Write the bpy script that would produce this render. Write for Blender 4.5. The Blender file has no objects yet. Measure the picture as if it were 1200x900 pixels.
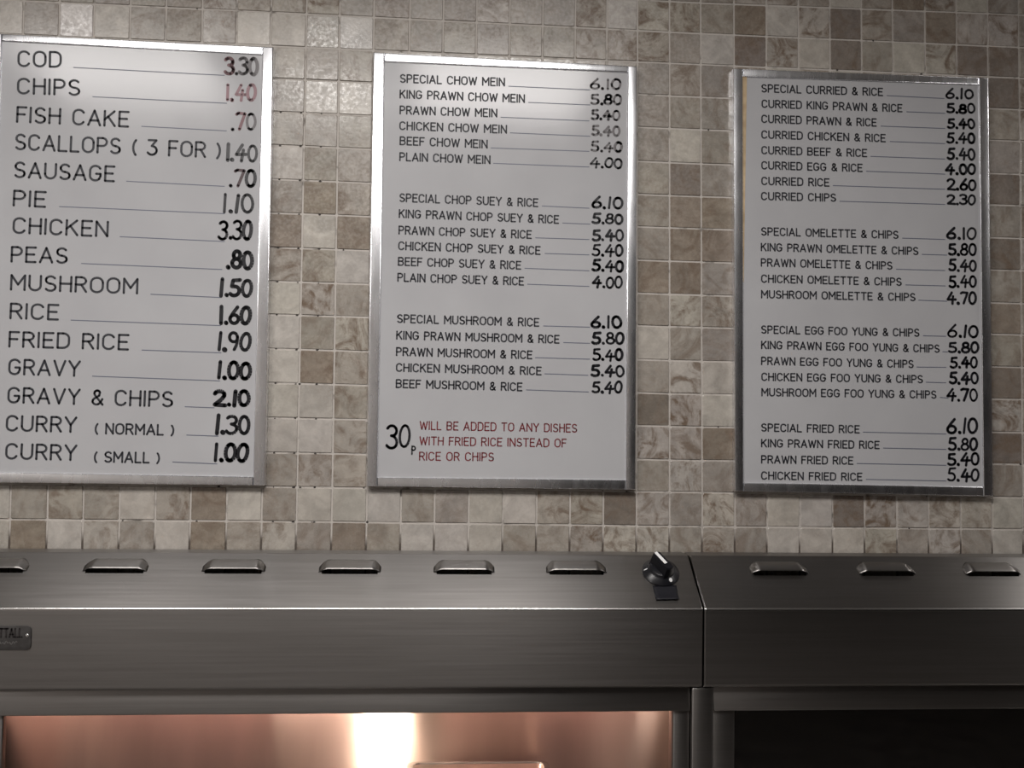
import bpy, bmesh, math, random
from mathutils import Vector, Matrix
random.seed(11)
S = bpy.context.scene
COL = S.collection

# ------------------------------------------------------------------ camera
F = 1100.0                       # focal length in pixels of a 1200 px wide frame
Z0 = 1.287                       # height of the lowest full grout line above the floor
PITCH, YAW, ROLL = 0.0401504, -0.0738064, 0.0154472
CAM = Vector((0.8541202, -1.9415258, 0.2123817 + Z0))
def cam_axes():
    cp, sp, cy, sy, cr, sr = (math.cos(PITCH), math.sin(PITCH), math.cos(YAW), math.sin(YAW), math.cos(ROLL), math.sin(ROLL))
    Rx = Matrix(((1, 0, 0), (0, cp, -sp), (0, sp, cp)))
    Rz = Matrix(((cy, -sy, 0), (sy, cy, 0), (0, 0, 1)))
    Ry = Matrix(((cr, 0, -sr), (0, 1, 0), (sr, 0, cr)))
    return Rz @ Rx @ Ry
AX = cam_axes()                  # columns: right, forward, up
right, fwd, up = AX.col[0], AX.col[1], AX.col[2]
cd = bpy.data.cameras.new('camera'); cam = bpy.data.objects.new('camera', cd); COL.objects.link(cam)
cd.sensor_width = 36; cd.lens = 36 * F / 1200; cd.clip_start = 0.01
cam.matrix_world = Matrix(((right.x, up.x, -fwd.x, CAM.x), (right.y, up.y, -fwd.y, CAM.y), (right.z, up.z, -fwd.z, CAM.z), (0, 0, 0, 1)))
S.camera = cam
def at(u, v, Y):                 # point on the vertical plane y = Y seen at a pixel
    d = AX @ Vector(((u - 600) / F, 1, -(v - 450) / F))
    return CAM + d * ((Y - CAM.y) / d.y)

# ------------------------------------------------------------------ light and exposure
w = bpy.data.worlds.new('world'); S.world = w; w.use_nodes = True
w.node_tree.nodes['Background'].inputs[0].default_value = (0.9, 0.95, 1, 1)
w.node_tree.nodes['Background'].inputs[1].default_value = 0.02
def area(name, loc, sx, sy, power, col, rot=(0, 0, 0)):
    l = bpy.data.lights.new(name, 'AREA'); l.shape = 'RECTANGLE'; l.size = sx; l.size_y = sy; l.energy = power; l.color = col
    o = bpy.data.objects.new(name, l); COL.objects.link(o); o.location = loc; o.rotation_euler = rot
    return o
CEIL = 2.75
WARMWHITE = (1.0, 0.962, 0.93)
area('panel_or_fill_light', (-0.27, -1.42, CEIL - 0.05), .62, .62, 24, WARMWHITE)
area('panel_or_fill_light', (0.415, -1.42, CEIL - 0.05), .33, .62, 13.5, WARMWHITE)
area('panel_or_fill_light', (1.04, -1.42, CEIL - 0.05), .62, .62, 31, WARMWHITE)
area('panel_or_fill_light', (-2.25, -3.1, CEIL - 0.05), .62, .62, 36, WARMWHITE)  # unseen rear light added to brighten the left side
area('panel_or_fill_light', (4.1, -1.42, CEIL - 0.05), .62, .62, 12, WARMWHITE)  # unseen light added to lift the right-hand wall
area('right_fill_light', (3.3, -.52, CEIL - 0.05), .2, .2, 9, WARMWHITE)  # unseen light added to brighten the upper right tiles
S.view_settings.view_transform = 'Standard'; S.view_settings.look = 'None'
S.view_settings.exposure = 0.0; S.view_settings.gamma = 1; S.view_settings.use_curve_mapping = False

# ------------------------------------------------------------------ helpers
def mesh_obj(name, bm, mat, parent=None, sharp=30, loc=None):
    me = bpy.data.meshes.new(name)
    bm.to_mesh(me); bm.free()
    for p in me.polygons: p.use_smooth = True
    me.set_sharp_from_angle(angle=math.radians(sharp))
    for m in (mat if isinstance(mat, (list, tuple)) else [mat]): me.materials.append(m)
    o = bpy.data.objects.new(name, me); COL.objects.link(o)
    if parent: o.parent = parent
    if loc: o.location = loc
    return o
def thing(name, label, cat, loc=(0, 0, 0), group=None, roty=0):
    o = bpy.data.objects.new(name, None); COL.objects.link(o)
    o.location = loc; o.rotation_euler = (0, roty, 0); o.empty_display_size = .05
    o['label'] = label; o['category'] = cat
    if group: o['group'] = group
    return o
def structure(o): o['kind'] = 'structure'; return o
def box(bm, x0, x1, y0, y1, z0, z1, bev=0.0, seg=2):
    t = bmesh.new()
    bmesh.ops.create_cube(t, size=1)
    for v in t.verts:
        v.co = Vector((x0 + (v.co.x + .5) * (x1 - x0), y0 + (v.co.y + .5) * (y1 - y0), z0 + (v.co.z + .5) * (z1 - z0)))
    if bev > 0: bmesh.ops.bevel(t, geom=t.edges[:], offset=bev, segments=seg, affect='EDGES', profile=.5)
    join(bm, t)
def join(bm, t, M=None):
    t.verts.index_update()
    vm = [bm.verts.new(M @ v.co if M else v.co) for v in t.verts]
    for f in t.faces:
        try: nf = bm.faces.new([vm[v.index] for v in f.verts]); nf.material_index = f.material_index
        except ValueError: pass
    t.free()
def prism(bm, front, depth, bev=0.0, seg=2):      # front: outline points facing -y; extruded towards +y by depth
    t = bmesh.new()
    a = [t.verts.new(p) for p in front]; b = [t.verts.new(Vector(p) + Vector((0, depth, 0))) for p in front]
    n = len(a)
    f = t.faces.new(a); t.faces.new(b[::-1])
    for i in range(n): t.faces.new((a[i], b[i], b[(i + 1) % n], a[(i + 1) % n]))
    bmesh.ops.recalc_face_normals(t, faces=t.faces[:])
    if bev > 0: bmesh.ops.bevel(t, geom=[e for e in t.edges if all(v in a for v in e.verts)] , offset=bev, segments=seg, affect='EDGES', profile=.5)
    join(bm, t)

# ------------------------------------------------------------------ materials
def material(name):
    m = bpy.data.materials.new(name); m.use_nodes = True
    nt = m.node_tree; return m, nt, nt.nodes['Principled BSDF']
def N(nt, kind, **kw):
    n = nt.nodes.new(kind)
    for k, v in kw.items():
        if k.startswith('i_'): n.inputs[k[2:].replace('_', ' ')].default_value = v
        else: setattr(n, k, v)
    return n
def plain(name, col, rough=.5, metal=0, spec=.5):
    m, nt, b = material(name)
    b.inputs['Base Color'].default_value = (*col, 1); b.inputs['Roughness'].default_value = rough
    b.inputs['Metallic'].default_value = metal; b.inputs['Specular IOR Level'].default_value = spec
    return m
def noisy(name, c0, c1, scale, rough0, rough1, metal=0, stretch=(1, 1, 1), bump=0.0, aniso=0, detail=6, spec=.5, tangent=0):
    m, nt, b = material(name)
    tc = N(nt, 'ShaderNodeTexCoord'); mp = N(nt, 'ShaderNodeMapping'); mp.inputs['Scale'].default_value = stretch
    nz = N(nt, 'ShaderNodeTexNoise'); nz.inputs['Scale'].default_value = scale; nz.inputs['Detail'].default_value = detail
    nt.links.new(tc.outputs['Object'], mp.inputs[0]); nt.links.new(mp.outputs[0], nz.inputs['Vector'])
    cr = N(nt, 'ShaderNodeValToRGB'); cr.color_ramp.elements[0].position = .35; cr.color_ramp.elements[1].position = .65
    cr.color_ramp.elements[0].color = (*c0, 1); cr.color_ramp.elements[1].color = (*c1, 1)
    nt.links.new(nz.outputs['Fac'], cr.inputs[0]); nt.links.new(cr.outputs[0], b.inputs['Base Color'])
    mr = N(nt, 'ShaderNodeMapRange'); mr.inputs['From Min'].default_value = .3; mr.inputs['From Max'].default_value = .7
    mr.inputs['To Min'].default_value = rough0; mr.inputs['To Max'].default_value = rough1
    nt.links.new(nz.outputs['Fac'], mr.inputs['Value']); nt.links.new(mr.outputs[0], b.inputs['Roughness'])
    b.inputs['Metallic'].default_value = metal; b.inputs['Specular IOR Level'].default_value = spec
    if aniso:
        b.inputs['Anisotropic'].default_value = aniso
        tg = N(nt, 'ShaderNodeCombineXYZ'); tg.inputs[tangent].default_value = 1.0
        nt.links.new(tg.outputs[0], b.inputs['Tangent'])
    if bump:
        bp = N(nt, 'ShaderNodeBump'); bp.inputs['Strength'].default_value = bump; bp.inputs['Distance'].default_value = .001
        nt.links.new(nz.outputs['Fac'], bp.inputs['Height']); nt.links.new(bp.outputs[0], b.inputs['Normal'])
    return m

M_alu = noisy('brushed_aluminium', (.82, .83, .86), (.88, .89, .92), 60, .25, .29, metal=1, stretch=(1, 1, .2))
M_panel = noisy('white_plastic_board', (.36, .36, .372), (.385, .385, .397), 6, .14, .18, spec=.27)
M_wood = noisy('raw_board_edge', (.36, .26, .15), (.5, .38, .24), 40, .6, .8)
M_ink = plain('printed_grey_ink', (.030, .031, .037), .5, spec=.3)
M_red = plain('printed_red_ink', (.16, .025, .03), .45)
M_rule = plain('printed_rule_ink', (.10, .11, .15), .5)
M_pen = plain('black_marker_ink', (.008, .008, .011), .35)
M_penworn = plain('worn_black_marker_ink', (.105, .096, .10), .45)
M_penred = plain('dark_red_marker_ink', (.14, .06, .07), .45)
M_penmaroon = plain('maroon_marker_ink', (.04, .016, .02), .45)
M_penfade = plain('faded_red_marker_ink', (.235, .135, .15), .5)
M_steel = noisy('brushed_steel', (.240, .229, .220), (.258, .247, .238), 150, .33, .36, metal=1, stretch=(.03, 1, 2), aniso=.8, tangent=2)
M_fold = plain('highlight_steel_fold', (.42, .41, .40), .24, 1)  # lighter, more polished steel strengthens the highlight along the fold
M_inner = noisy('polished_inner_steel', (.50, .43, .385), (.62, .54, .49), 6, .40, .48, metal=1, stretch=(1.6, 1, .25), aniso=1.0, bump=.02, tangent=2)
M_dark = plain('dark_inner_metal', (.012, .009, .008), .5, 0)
M_unlit = plain('unlit_inner_lining', (.008, .004, .004), .55, 0, .3)  # darkness of the unlit right cupboard put into the lining colour
M_black = plain('black_plastic', (.006, .006, .008), .28, spec=.4)
M_tape = plain('matt_black_label', (.006, .006, .009), .55, spec=.25)
M_white = plain('white_marking_paint', (.62, .62, .62), .5)
M_plate = noisy('dull_metal_plate', (.036, .033, .032), (.05, .047, .046), 80, .45, .55, metal=.3)
M_rivet = plain('bright_rivet', (.7, .7, .7), .25, 1)
M_platetext = plain('plate_black_enamel', (.015, .012, .012), .5)
M_etch = plain('plate_etched_mark', (.16, .155, .15), .5, .3)
M_plaster = noisy('painted_plaster', (.42, .41, .40), (.46, .45, .44), 5, .7, .8)
M_room = noisy('shop_wall_paint', (.10, .085, .08), (.12, .10, .096), 4, .6, .8)
M_pale = noisy('pale_wall_paint', (.46, .44, .42), (.52, .50, .48), 4, .6, .8)
M_front = noisy('beige_shop_paint', (.56, .52, .49), (.60, .56, .53), 4, .6, .8)
M_darkpanel = plain('dark_reflection_panel', (.006, .004, .005), .12)  # colour of the added dark panel mirrored in the right range
M_floor = noisy('floor_tiles', (.10, .09, .085), (.15, .135, .125), 8, .4, .6)

def tile_material():
    m, nt, b = material('tumbled_stone_tiles')
    tint = N(nt, 'ShaderNodeAttribute', attribute_name='tint'); seed = N(nt, 'ShaderNodeAttribute', attribute_name='seed')
    tc = N(nt, 'ShaderNodeTexCoord')
    ad = N(nt, 'ShaderNodeVectorMath', operation='MULTIPLY_ADD'); ad.inputs[1].default_value = (9, 9, 9)
    nt.links.new(seed.outputs['Vector'], ad.inputs[0]); nt.links.new(tc.outputs['Object'], ad.inputs[2])
    # cloudy stone
    n1 = N(nt, 'ShaderNodeTexNoise'); n1.inputs['Scale'].default_value = 22; n1.inputs['Detail'].default_value = 5; n1.inputs['Roughness'].default_value = .6; n1.inputs['Distortion'].default_value = 1.2
    nt.links.new(ad.outputs[0], n1.inputs['Vector'])
    r1 = N(nt, 'ShaderNodeMapRange'); r1.inputs['From Min'].default_value = .3; r1.inputs['From Max'].default_value = .7; r1.inputs['To Min'].default_value = .78; r1.inputs['To Max'].default_value = 1.16
    nt.links.new(n1.outputs['Fac'], r1.inputs['Value'])
    mul = N(nt, 'ShaderNodeVectorMath', operation='SCALE'); nt.links.new(tint.outputs['Vector'], mul.inputs[0]); nt.links.new(r1.outputs[0], mul.inputs['Scale'])
    # brown veins and blotches; how many a tile has comes from its tint alpha
    n2 = N(nt, 'ShaderNodeTexNoise'); n2.inputs['Scale'].default_value = 15; n2.inputs['Detail'].default_value = 7; n2.inputs['Roughness'].default_value = .68; n2.inputs['Distortion'].default_value = 2.2
    ad2 = N(nt, 'ShaderNodeVectorMath', operation='ADD'); ad2.inputs[1].default_value = (3.3, 1.7, 5.1)
    nt.links.new(ad.outputs[0], ad2.inputs[0]); nt.links.new(ad2.outputs[0], n2.inputs['Vector'])
    r2 = N(nt, 'ShaderNodeMapRange'); r2.inputs['From Min'].default_value = .46; r2.inputs['From Max'].default_value = .62
    nt.links.new(n2.outputs['Fac'], r2.inputs['Value'])
    mm = N(nt, 'ShaderNodeMath', operation='MULTIPLY'); nt.links.new(r2.outputs[0], mm.inputs[0]); nt.links.new(tint.outputs['Alpha'], mm.inputs[1])
    mx = N(nt, 'ShaderNodeMix', data_type='RGBA'); mx.inputs['B'].default_value = (.135, .100, .074, 1)
    nt.links.new(mm.outputs[0], mx.inputs['Factor']); nt.links.new(mul.outputs[0], mx.inputs['A'])
    nt.links.new(mx.outputs['Result'], b.inputs['Base Color'])
    n3 = N(nt, 'ShaderNodeTexNoise'); n3.inputs['Scale'].default_value = 150; n3.inputs['Detail'].default_value = 4
    nt.links.new(ad.outputs[0], n3.inputs['Vector'])
    r3 = N(nt, 'ShaderNodeMapRange'); r3.inputs['From Min'].default_value = .35; r3.inputs['From Max'].default_value = .65; r3.inputs['To Min'].default_value = .17; r3.inputs['To Max'].default_value = .36
    nt.links.new(n3.outputs['Fac'], r3.inputs['Value']); nt.links.new(r3.outputs[0], b.inputs['Roughness'])
    bp = N(nt, 'ShaderNodeBump'); bp.inputs['Strength'].default_value = .13; bp.inputs['Distance'].default_value = .0012
    nt.links.new(n3.outputs['Fac'], bp.inputs['Height']); nt.links.new(bp.outputs[0], b.inputs['Normal'])
    b.inputs['Specular IOR Level'].default_value = .5
    return m
def grout_material():
    m, nt, b = material('pale_grout')
    tc = N(nt, 'ShaderNodeTexCoord')
    nz = N(nt, 'ShaderNodeTexNoise'); nz.inputs['Scale'].default_value = 30; nz.inputs['Detail'].default_value = 6
    nt.links.new(tc.outputs['Object'], nz.inputs['Vector'])
    cr = N(nt, 'ShaderNodeValToRGB'); e = cr.color_ramp.elements
    e[0].position = .30; e[0].color = (.14, .125, .11, 1); e[1].position = .42; e[1].color = (.41, .38, .35, 1)
    nt.links.new(nz.outputs['Fac'], cr.inputs[0])
    # greasy dirt in the joints just above the range
    sx = N(nt, 'ShaderNodeSeparateXYZ'); nt.links.new(tc.outputs['Object'], sx.inputs[0])
    n2 = N(nt, 'ShaderNodeTexNoise'); n2.inputs['Scale'].default_value = 9; nt.links.new(tc.outputs['Object'], n2.inputs['Vector'])
    a = N(nt, 'ShaderNodeMath', operation='MULTIPLY_ADD'); a.inputs[1].default_value = .06
    nt.links.new(n2.outputs['Fac'], a.inputs[0]); nt.links.new(sx.outputs['Z'], a.inputs[2])
    mr = N(nt, 'ShaderNodeMapRange'); mr.inputs['From Min'].default_value = Z0 - .012; mr.inputs['From Max'].default_value = Z0 + .012; mr.inputs['To Min'].default_value = 1; mr.inputs['To Max'].default_value = 0
    nt.links.new(a.outputs[0], mr.inputs['Value'])
    mx = N(nt, 'ShaderNodeMix', data_type='RGBA'); mx.inputs['B'].default_value = (.07, .055, .045, 1)
    nt.links.new(mr.outputs[0], mx.inputs['Factor']); nt.links.new(cr.outputs[0], mx.inputs['A'])
    nt.links.new(mx.outputs['Result'], b.inputs['Base Color'])
    b.inputs['Roughness'].default_value = .8
    return m
M_dirt = plain('dark_joint_dirt', (.03, .025, .022), .8)
M_tile, M_grout = tile_material(), grout_material()
def glass_material():
    m, nt, b = material('thin_door_glass')
    out = nt.nodes['Material Output']; nt.nodes.remove(b)
    tr = N(nt, 'ShaderNodeBsdfTransparent'); tr.inputs[0].default_value = (.95, .94, .93, 1)
    gl = N(nt, 'ShaderNodeBsdfGlossy'); gl.inputs['Roughness'].default_value = .03
    fr = N(nt, 'ShaderNodeFresnel'); fr.inputs['IOR'].default_value = 1.45
    mx = N(nt, 'ShaderNodeMixShader')
    nt.links.new(fr.outputs[0], mx.inputs[0]); nt.links.new(tr.outputs[0], mx.inputs[1]); nt.links.new(gl.outputs[0], mx.inputs[2])
    nt.links.new(mx.outputs[0], out.inputs[0])
    return m
M_glass = glass_material()

# ------------------------------------------------------------------ room
XL, XR, YF = -3.0, 5.2, -4.6
for nm, dims, mat in (('floor', (XL, XR, YF, .1, -.1, 0), M_floor), ('ceiling', (XL, XR, YF, .1, CEIL, CEIL + .1), M_plaster),
                      ('wall_left', (XL - .1, XL, YF, .1, -.1, CEIL + .1), M_pale), ('wall_right', (XR, XR + .1, YF, .1, -.1, CEIL + .1), M_room),
                      ('wall_front', (XL - .1, 1.75, YF - .1, YF, -.1, CEIL + .1), M_front),
                      ('reflected_dark_panel', (1.75, XR + .1, YF - .1, YF - .02, -.1, CEIL + .1), M_darkpanel)):  # unseen dark panel added behind the camera to darken the right range's reflections
    b = bmesh.new(); box(b, *dims); structure(mesh_obj(nm, b, mat))

# tiled wall: columns and rows as they were laid (slightly uneven), heights relative to the lowest full joint
XB = [0.0031, 0.0744, 0.1436, 0.214, 0.284, 0.3527, 0.4243, 0.4941, 0.5636, 0.6342, 0.7044, 0.7737, 0.8424, 0.9124, 0.9828, 1.0526, 1.1223, 1.192, 1.262, 1.3321, 1.4015, 1.4714, 1.5405, 1.6111, 1.6825, 1.7524, 1.8236, 1.8932, 1.9646, 2.0346, 2.1038]
XT = [-0.0066, 0.0637, 0.1318, 0.2037, 0.2751, 0.3478, 0.4175, 0.4867, 0.5589, 0.6271, 0.6975, 0.7718, 0.8416, 0.9113, 0.9811, 1.0509, 1.1204, 1.1879, 1.254, 1.3231, 1.3907, 1.4633, 1.5342, 1.605, 1.675, 1.7453, 1.8151, 1.888, 1.9589, 2.0303, 2.1009]
ZT = [(0.551, [0.0034, 0.0729, 0.1421, 0.2127, 0.2835, 0.3531, 0.4232, 0.4914, 0.5612, 0.6323, 0.7019, 0.7729, 0.8422, 0.9118, 0.9797, 1.0502, 1.1198]),
      (1.366, [-0.0005, 0.0706, 0.1373, 0.2076, 0.2761, 0.3459, 0.4175, 0.4858, 0.5562, 0.627, 0.6959, 0.7663, 0.8397, 0.9099, 0.9805, 1.0477, 1.1139]),
      (2.068, [-0.0015, 0.0666, 0.1374, 0.2059, 0.2776, 0.3472, 0.4176, 0.4857, 0.5575, 0.6279, 0.6996, 0.7685, 0.8419, 0.9118, 0.9818, 1.0501, 1.1225])]
def ext(tab, i):
    if i < 0: return tab[0] + .07 * i
    if i >= len(tab): return tab[-1] + .07 * (i - len(tab) + 1)
    return tab[i]
def corner(i, j):
    t = j / 14.6
    x = ext(XB, i) * (1 - t) + ext(XT, i) * t if -2 < t < 1.6 else ext(XB, i)
    if j <= 0: t = 0; x = ext(XB, i)
    za, zb, zc = (ext(k[1], j) for k in ZT)
    if x < ZT[0][0]: z = za
    elif x < ZT[1][0]: z = za + (zb - za) * (x - ZT[0][0]) / (ZT[1][0] - ZT[0][0])
    elif x < ZT[2][0]: z = zb + (zc - zb) * (x - ZT[1][0]) / (ZT[2][0] - ZT[1][0])
    else: z = zc
    return x, z + Z0
# stone tones: 0 light, 1 middle, 2 dark, 3 brown, 4 strongly veined, 5 light with veins (colour, amount of veins)
TONES = ((.362, .337, .305, .15), (.262, .238, .209, .5), (.176, .151, .131, .75), (.212, .179, .146, .7), (.285, .258, .226, 1.0), (.330, .303, .270, .95))
# full rows, from the first column rightwards
ROWS = {16: (1, 1, 1, 1, 1, 1, 4, 4, 4, 4, 1, 1, 1, 5, 1, 1, 1, 1, 1, 1, 1, 4, 5, 1, 0, 1, 3, 4, 0, 1, 1, 1),
        15: (1, 1, 1, 1, 1, 5, 4, 4, 4, 1, 1, 1, 1, 5, 1, 1, 4, 0, 5, 4, 1, 3, 0, 5, 2, 4, 1, 3, 5, 5, 1, 1),
        14: (1, 0, 0, 1, 1, 4, 0, 0, 1, 0, 1, 1, 1, 1, 1, 1, 4, 5, 4, 1, 0, 2, 4, 0, 2, 1, 0, 5, 2, 2, 1, 1),
        0: (1, 4, 1, 0, 4, 3, 0, 1, 0, 0, 0, 1, 1, 0, 0, 4, 4, 2, 5, 1, 5, 4, 0, 0, 2, 4, 5, 5, 5, 0, 4, 1),
        -1: (3, 0, 5, 1, 0, 3, 1, 5, 1, 3, 1, 0, 0, 0, 1, 1, 4, 5, 5, 1, 4, 1, 0, 0, 0, 5, 1, 5, 1, 0, 1, 1)}
# columns between and beside the boards, from row 13 downwards
COLUMNS = {7: (1, 1, 1, 0, 1, 3, 4, 0, 0, 0, 0, 0, 1), 8: (1, 0, 1, 1, 3, 0, 4, 4, 1, 3, 0, 0, 4), 9: (4, 0, 1, 1, 4, 3, 0, 1, 5, 4, 4, 4, 4),
           18: (1, 1, 1, 1, 1, 1, 3, 1, 0, 1, 2, 5, 1), 19: (4, 1, 0, 2, 3, 3, 3, 5, 1, 5, 4, 4, 5), 20: (1, 1, 1, 1, 3, 3, 1, 4, 1, 0, 0, 3, 1),
           29: (2, 1, 1, 2, 1, 2, 1, 3, 1, 2, 5, 2, 1)}
TONE_OF = {}
for _j, _row in ROWS.items():
    for _i, _t in enumerate(_row): TONE_OF[(_i, _j)] = _t
for _i, _col in COLUMNS.items():
    for _k, _t in enumerate(_col): TONE_OF[(_i, 13 - _k)] = _t
TILT = {(7, 13): (0, .03), (8, 13): (0, .032), (9, 13): (0, .03), (5, 14): (-.01, -.02), (6, 14): (0, -.02), (8, 14): (0, -.026), (9, 14): (0, -.018),
        (7, 12): (0, .0), (8, 12): (0, .0), (9, 12): (0, .004), (7, 14): (0, .02), (4, 14): (0, .02), (3, 14): (0, .02), (2, 14): (0, .025), (1, 14): (0, -.02)}
for _i in range(10, 19): TILT[(_i, 14)] = (0, .02 + .001 * (_i % 3))
def build_tiles():
    bm = bmesh.new()
    tint = bm.loops.layers.float_color.new('tint'); seed = bm.loops.layers.float_color.new('seed')
    rnd = random.Random(5)
    for i in range(-9, 41):
        for j in range(-8, 20):
            c = [corner(i, j), corner(i + 1, j), corner(i + 1, j + 1), corner(i, j + 1)]
            cx = sum(p[0] for p in c) / 4; cz = sum(p[1] for p in c) / 4
            g = .0017; 
            stray = rnd.choice((1, 1, 1, 1, 0, 0, 3, 4, 5))
            r, gg, b, al = TONES[TONE_OF.get((i, j), stray)]; k = rnd.uniform(.94, 1.06)
            colr = (r * k, gg * k * rnd.uniform(.99, 1.01), b * k * rnd.uniform(.97, 1.03), min(1, al * rnd.uniform(.7, 1.2)))
            sd = (rnd.random(), rnd.random(), rnd.random(), 1)
            tx, tz = rnd.gauss(0, .007), rnd.gauss(0, .009)
            off = rnd.uniform(-.0002, .0002)
            if (i, j) in TILT: tx, tz = TILT[(i, j)]
            def ring(inset, y, jit=0):
                out = []
                for (x, z) in c:
                    sx = 1 if x > cx else -1; sz = 1 if z > cz else -1
                    X = x - sx * (g + inset) + rnd.uniform(-jit, jit); Zz = z - sz * (g + inset) + rnd.uniform(-jit, jit)
                    out.append(bm.verts.new((X, y + off + (X - cx) * tx + (Zz - cz) * tz, Zz)))
                return out
            # chamfered, slightly tilted stone: base ring, shoulder ring, face ring with clipped corners
            def octo(inset, y, clip):
                out = []
                pts = [Vector((x - (1 if x > cx else -1) * (g + inset), 0, z - (1 if z > cz else -1) * (g + inset))) for x, z in c]
                for a in range(4):
                    p, q, n_ = pts[a], pts[a - 1], pts[(a + 1) % 4]
                    for d in ((q - p).normalized(), (n_ - p).normalized()):
                        v = p + d * clip
                        out.append(bm.verts.new((v.x, y + off + (v.x - cx) * tx + (v.z - cz) * tz, v.z)))
                return out
            r0, r1, r2 = octo(0, .0015, .0012), octo(.0002, -.0010, .0014), octo(.0009, -.0017, .0018)
            fs = []
            for A, B in ((r0, r1), (r1, r2)):
                for a in range(8): fs.append(bm.faces.new((A[a], A[(a + 1) % 8], B[(a + 1) % 8], B[a])))
            fs.append(bm.faces.new(r2))
            for f in fs:
                for l in f.loops: l[tint] = colr; l[seed] = sd
    # grout bed: one slab behind the stones
    n = len(bm.faces)
    t = bmesh.new(); bmesh.ops.create_cube(t, size=1)
    for v in t.verts: v.co = Vector((XL + (v.co.x + .5) * (XR - XL), .05 + v.co.y * .1, (v.co.z + .5) * CEIL))
    for f in t.faces: f.material_index = 1
    join(bm, t)
    bmesh.ops.recalc_face_normals(bm, faces=bm.faces[:])
    rs = random.Random(9)
    spots = [(7 + f, j) for j in range(0, 13) for f in (.32, .9, 1.5)] + [(rs.uniform(0, 30), rs.randint(-1, 17)) for _ in range(60)]
    for ci, j in spots:
        i = int(ci); f = ci - i
        (xa, za), (xb, zb) = corner(i, j), corner(i + 1, j)
        t = bmesh.new(); bmesh.ops.create_icosphere(t, subdivisions=1, radius=rs.uniform(.0012, .0026))
        for v in t.verts: v.co.y *= .5; v.co.x *= rs.uniform(1, 1.5)
        for f_ in t.faces: f_.material_index = 2
        join(bm, t, Matrix.Translation((xa + (xb - xa) * f, -.0008, za + (zb - za) * f + rs.uniform(-.001, .001))))
    return structure(mesh_obj('wall_back', bm, [M_tile, M_grout, M_dirt], sharp=25))
build_tiles()

# ------------------------------------------------------------------ lettering
def arc(cx, cy, rx, ry, a0, a1, n=10):
    return [(cx + rx * math.cos(math.radians(a0 + (a1 - a0) * k / n)), cy + ry * math.sin(math.radians(a0 + (a1 - a0) * k / n))) for k in range(n + 1)]
def oval(w, n=20): return [arc(w / 2, .5, w / 2, .5, 0, 360, n)]
def rnd_o(w):      # tall letter O with straight sides
    r = w / 2
    return [arc(r, 1 - r, r, r, 0, 180) + arc(r, r, r, r, 180, 360) + [(w, 1 - r)]]
W = .62
def C_(w=W): r = w / 2; return arc(r, 1 - r, r, r, 25, 180) + arc(r, r, r, r, 180, 335)
G = {
 'A': (.68, [[(0, 0), (.34, 1), (.68, 0)], [(.12, .32), (.56, .32)]]),
 'B': (.60, [[(0, 0), (0, 1), (.34, 1)] + arc(.34, .765, .23, .235, 90, -90) + [(0, .53)], [(.34, .53)] + arc(.34, .265, .26, .265, 90, -90) + [(0, 0)]]),
 'C': (.62, [C_()]),
 'D': (.62, [[(0, 0), (0, 1), (.28, 1)] + arc(.28, .66, .34, .34, 90, 0) + arc(.28, .34, .34, .34, 0, -90) + [(0, 0)]]),
 'E': (.52, [[(.52, 1), (0, 1), (0, 0), (.52, 0)], [(0, .52), (.44, .52)]]),
 'F': (.50, [[(.50, 1), (0, 1), (0, 0)], [(0, .52), (.42, .52)]]),
 'G': (.64, [C_(.62)[:-1] + [(.62, .3), (.62, .46), (.36, .46)]]),
 'H': (.60, [[(0, 0), (0, 1)], [(.6, 0), (.6, 1)], [(0, .52), (.6, .52)]]),
 'I': (.02, [[(0, 0), (0, 1)]]),
 'K': (.60, [[(0, 0), (0, 1)], [(.56, 1), (0, .42)], [(.2, .62), (.6, 0)]]),
 'L': (.48, [[(0, 1), (0, 0), (.48, 0)]]),
 'M': (.74, [[(0, 0), (0, 1), (.37, .36), (.74, 1), (.74, 0)]]),
 'N': (.62, [[(0, 0), (0, 1), (.62, 0), (.62, 1)]]),
 'O': (.66, rnd_o(.66)),
 'P': (.56, [[(0, 0), (0, 1), (.3, 1)] + arc(.3, .73, .26, .27, 90, -90) + [(0, .46)]]),
 'R': (.58, [[(0, 0), (0, 1), (.3, 1)] + arc(.3, .745, .26, .255, 90, -90) + [(0, .49)], [(.3, .49), (.58, 0)]]),
 'S': (.56, [arc(.28, .745, .26, .255, 30, 270, 12) + arc(.28, .245, .28, .245, 90, -150, 12)]),
 'T': (.60, [[(0, 1), (.6, 1)], [(.3, 1), (.3, 0)]]),
 'U': (.62, [[(0, 1), (0, .31)] + arc(.31, .31, .31, .31, 180, 360) + [(.62, 1)]]),
 'V': (.64, [[(0, 1), (.32, 0), (.64, 1)]]),
 'W': (.90, [[(0, 1), (.22, 0), (.45, .9), (.68, 0), (.9, 1)]]),
 'X': (.60, [[(0, 0), (.6, 1)], [(0, 1), (.6, 0)]]),
 'Y': (.62, [[(0, 1), (.31, .48), (.62, 1)], [(.31, .48), (.31, 0)]]),
 '&': (.62, [[(.62, 0), (.14, .66)] + arc(.28, .78, .17, .2, 205, 20, 8) + [(.40, .62), (.1, .4)] + arc(.25, .23, .23, .23, 140, 300, 8) + [(.48, .14), (.6, .38)]]),
 '(': (.20, [arc(.5, .45, .45, .66, 130, 230, 8)]),
 ')': (.20, [arc(-.3, .45, .45, .66, 50, -50, 8)]),
 '3': (.54, [[(.02, 1), (.5, 1), (.22, .6)] + arc(.24, .3, .3, .3, 80, -150, 10)]),
 ' ': (.26, []),
}
GAP = .26
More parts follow.
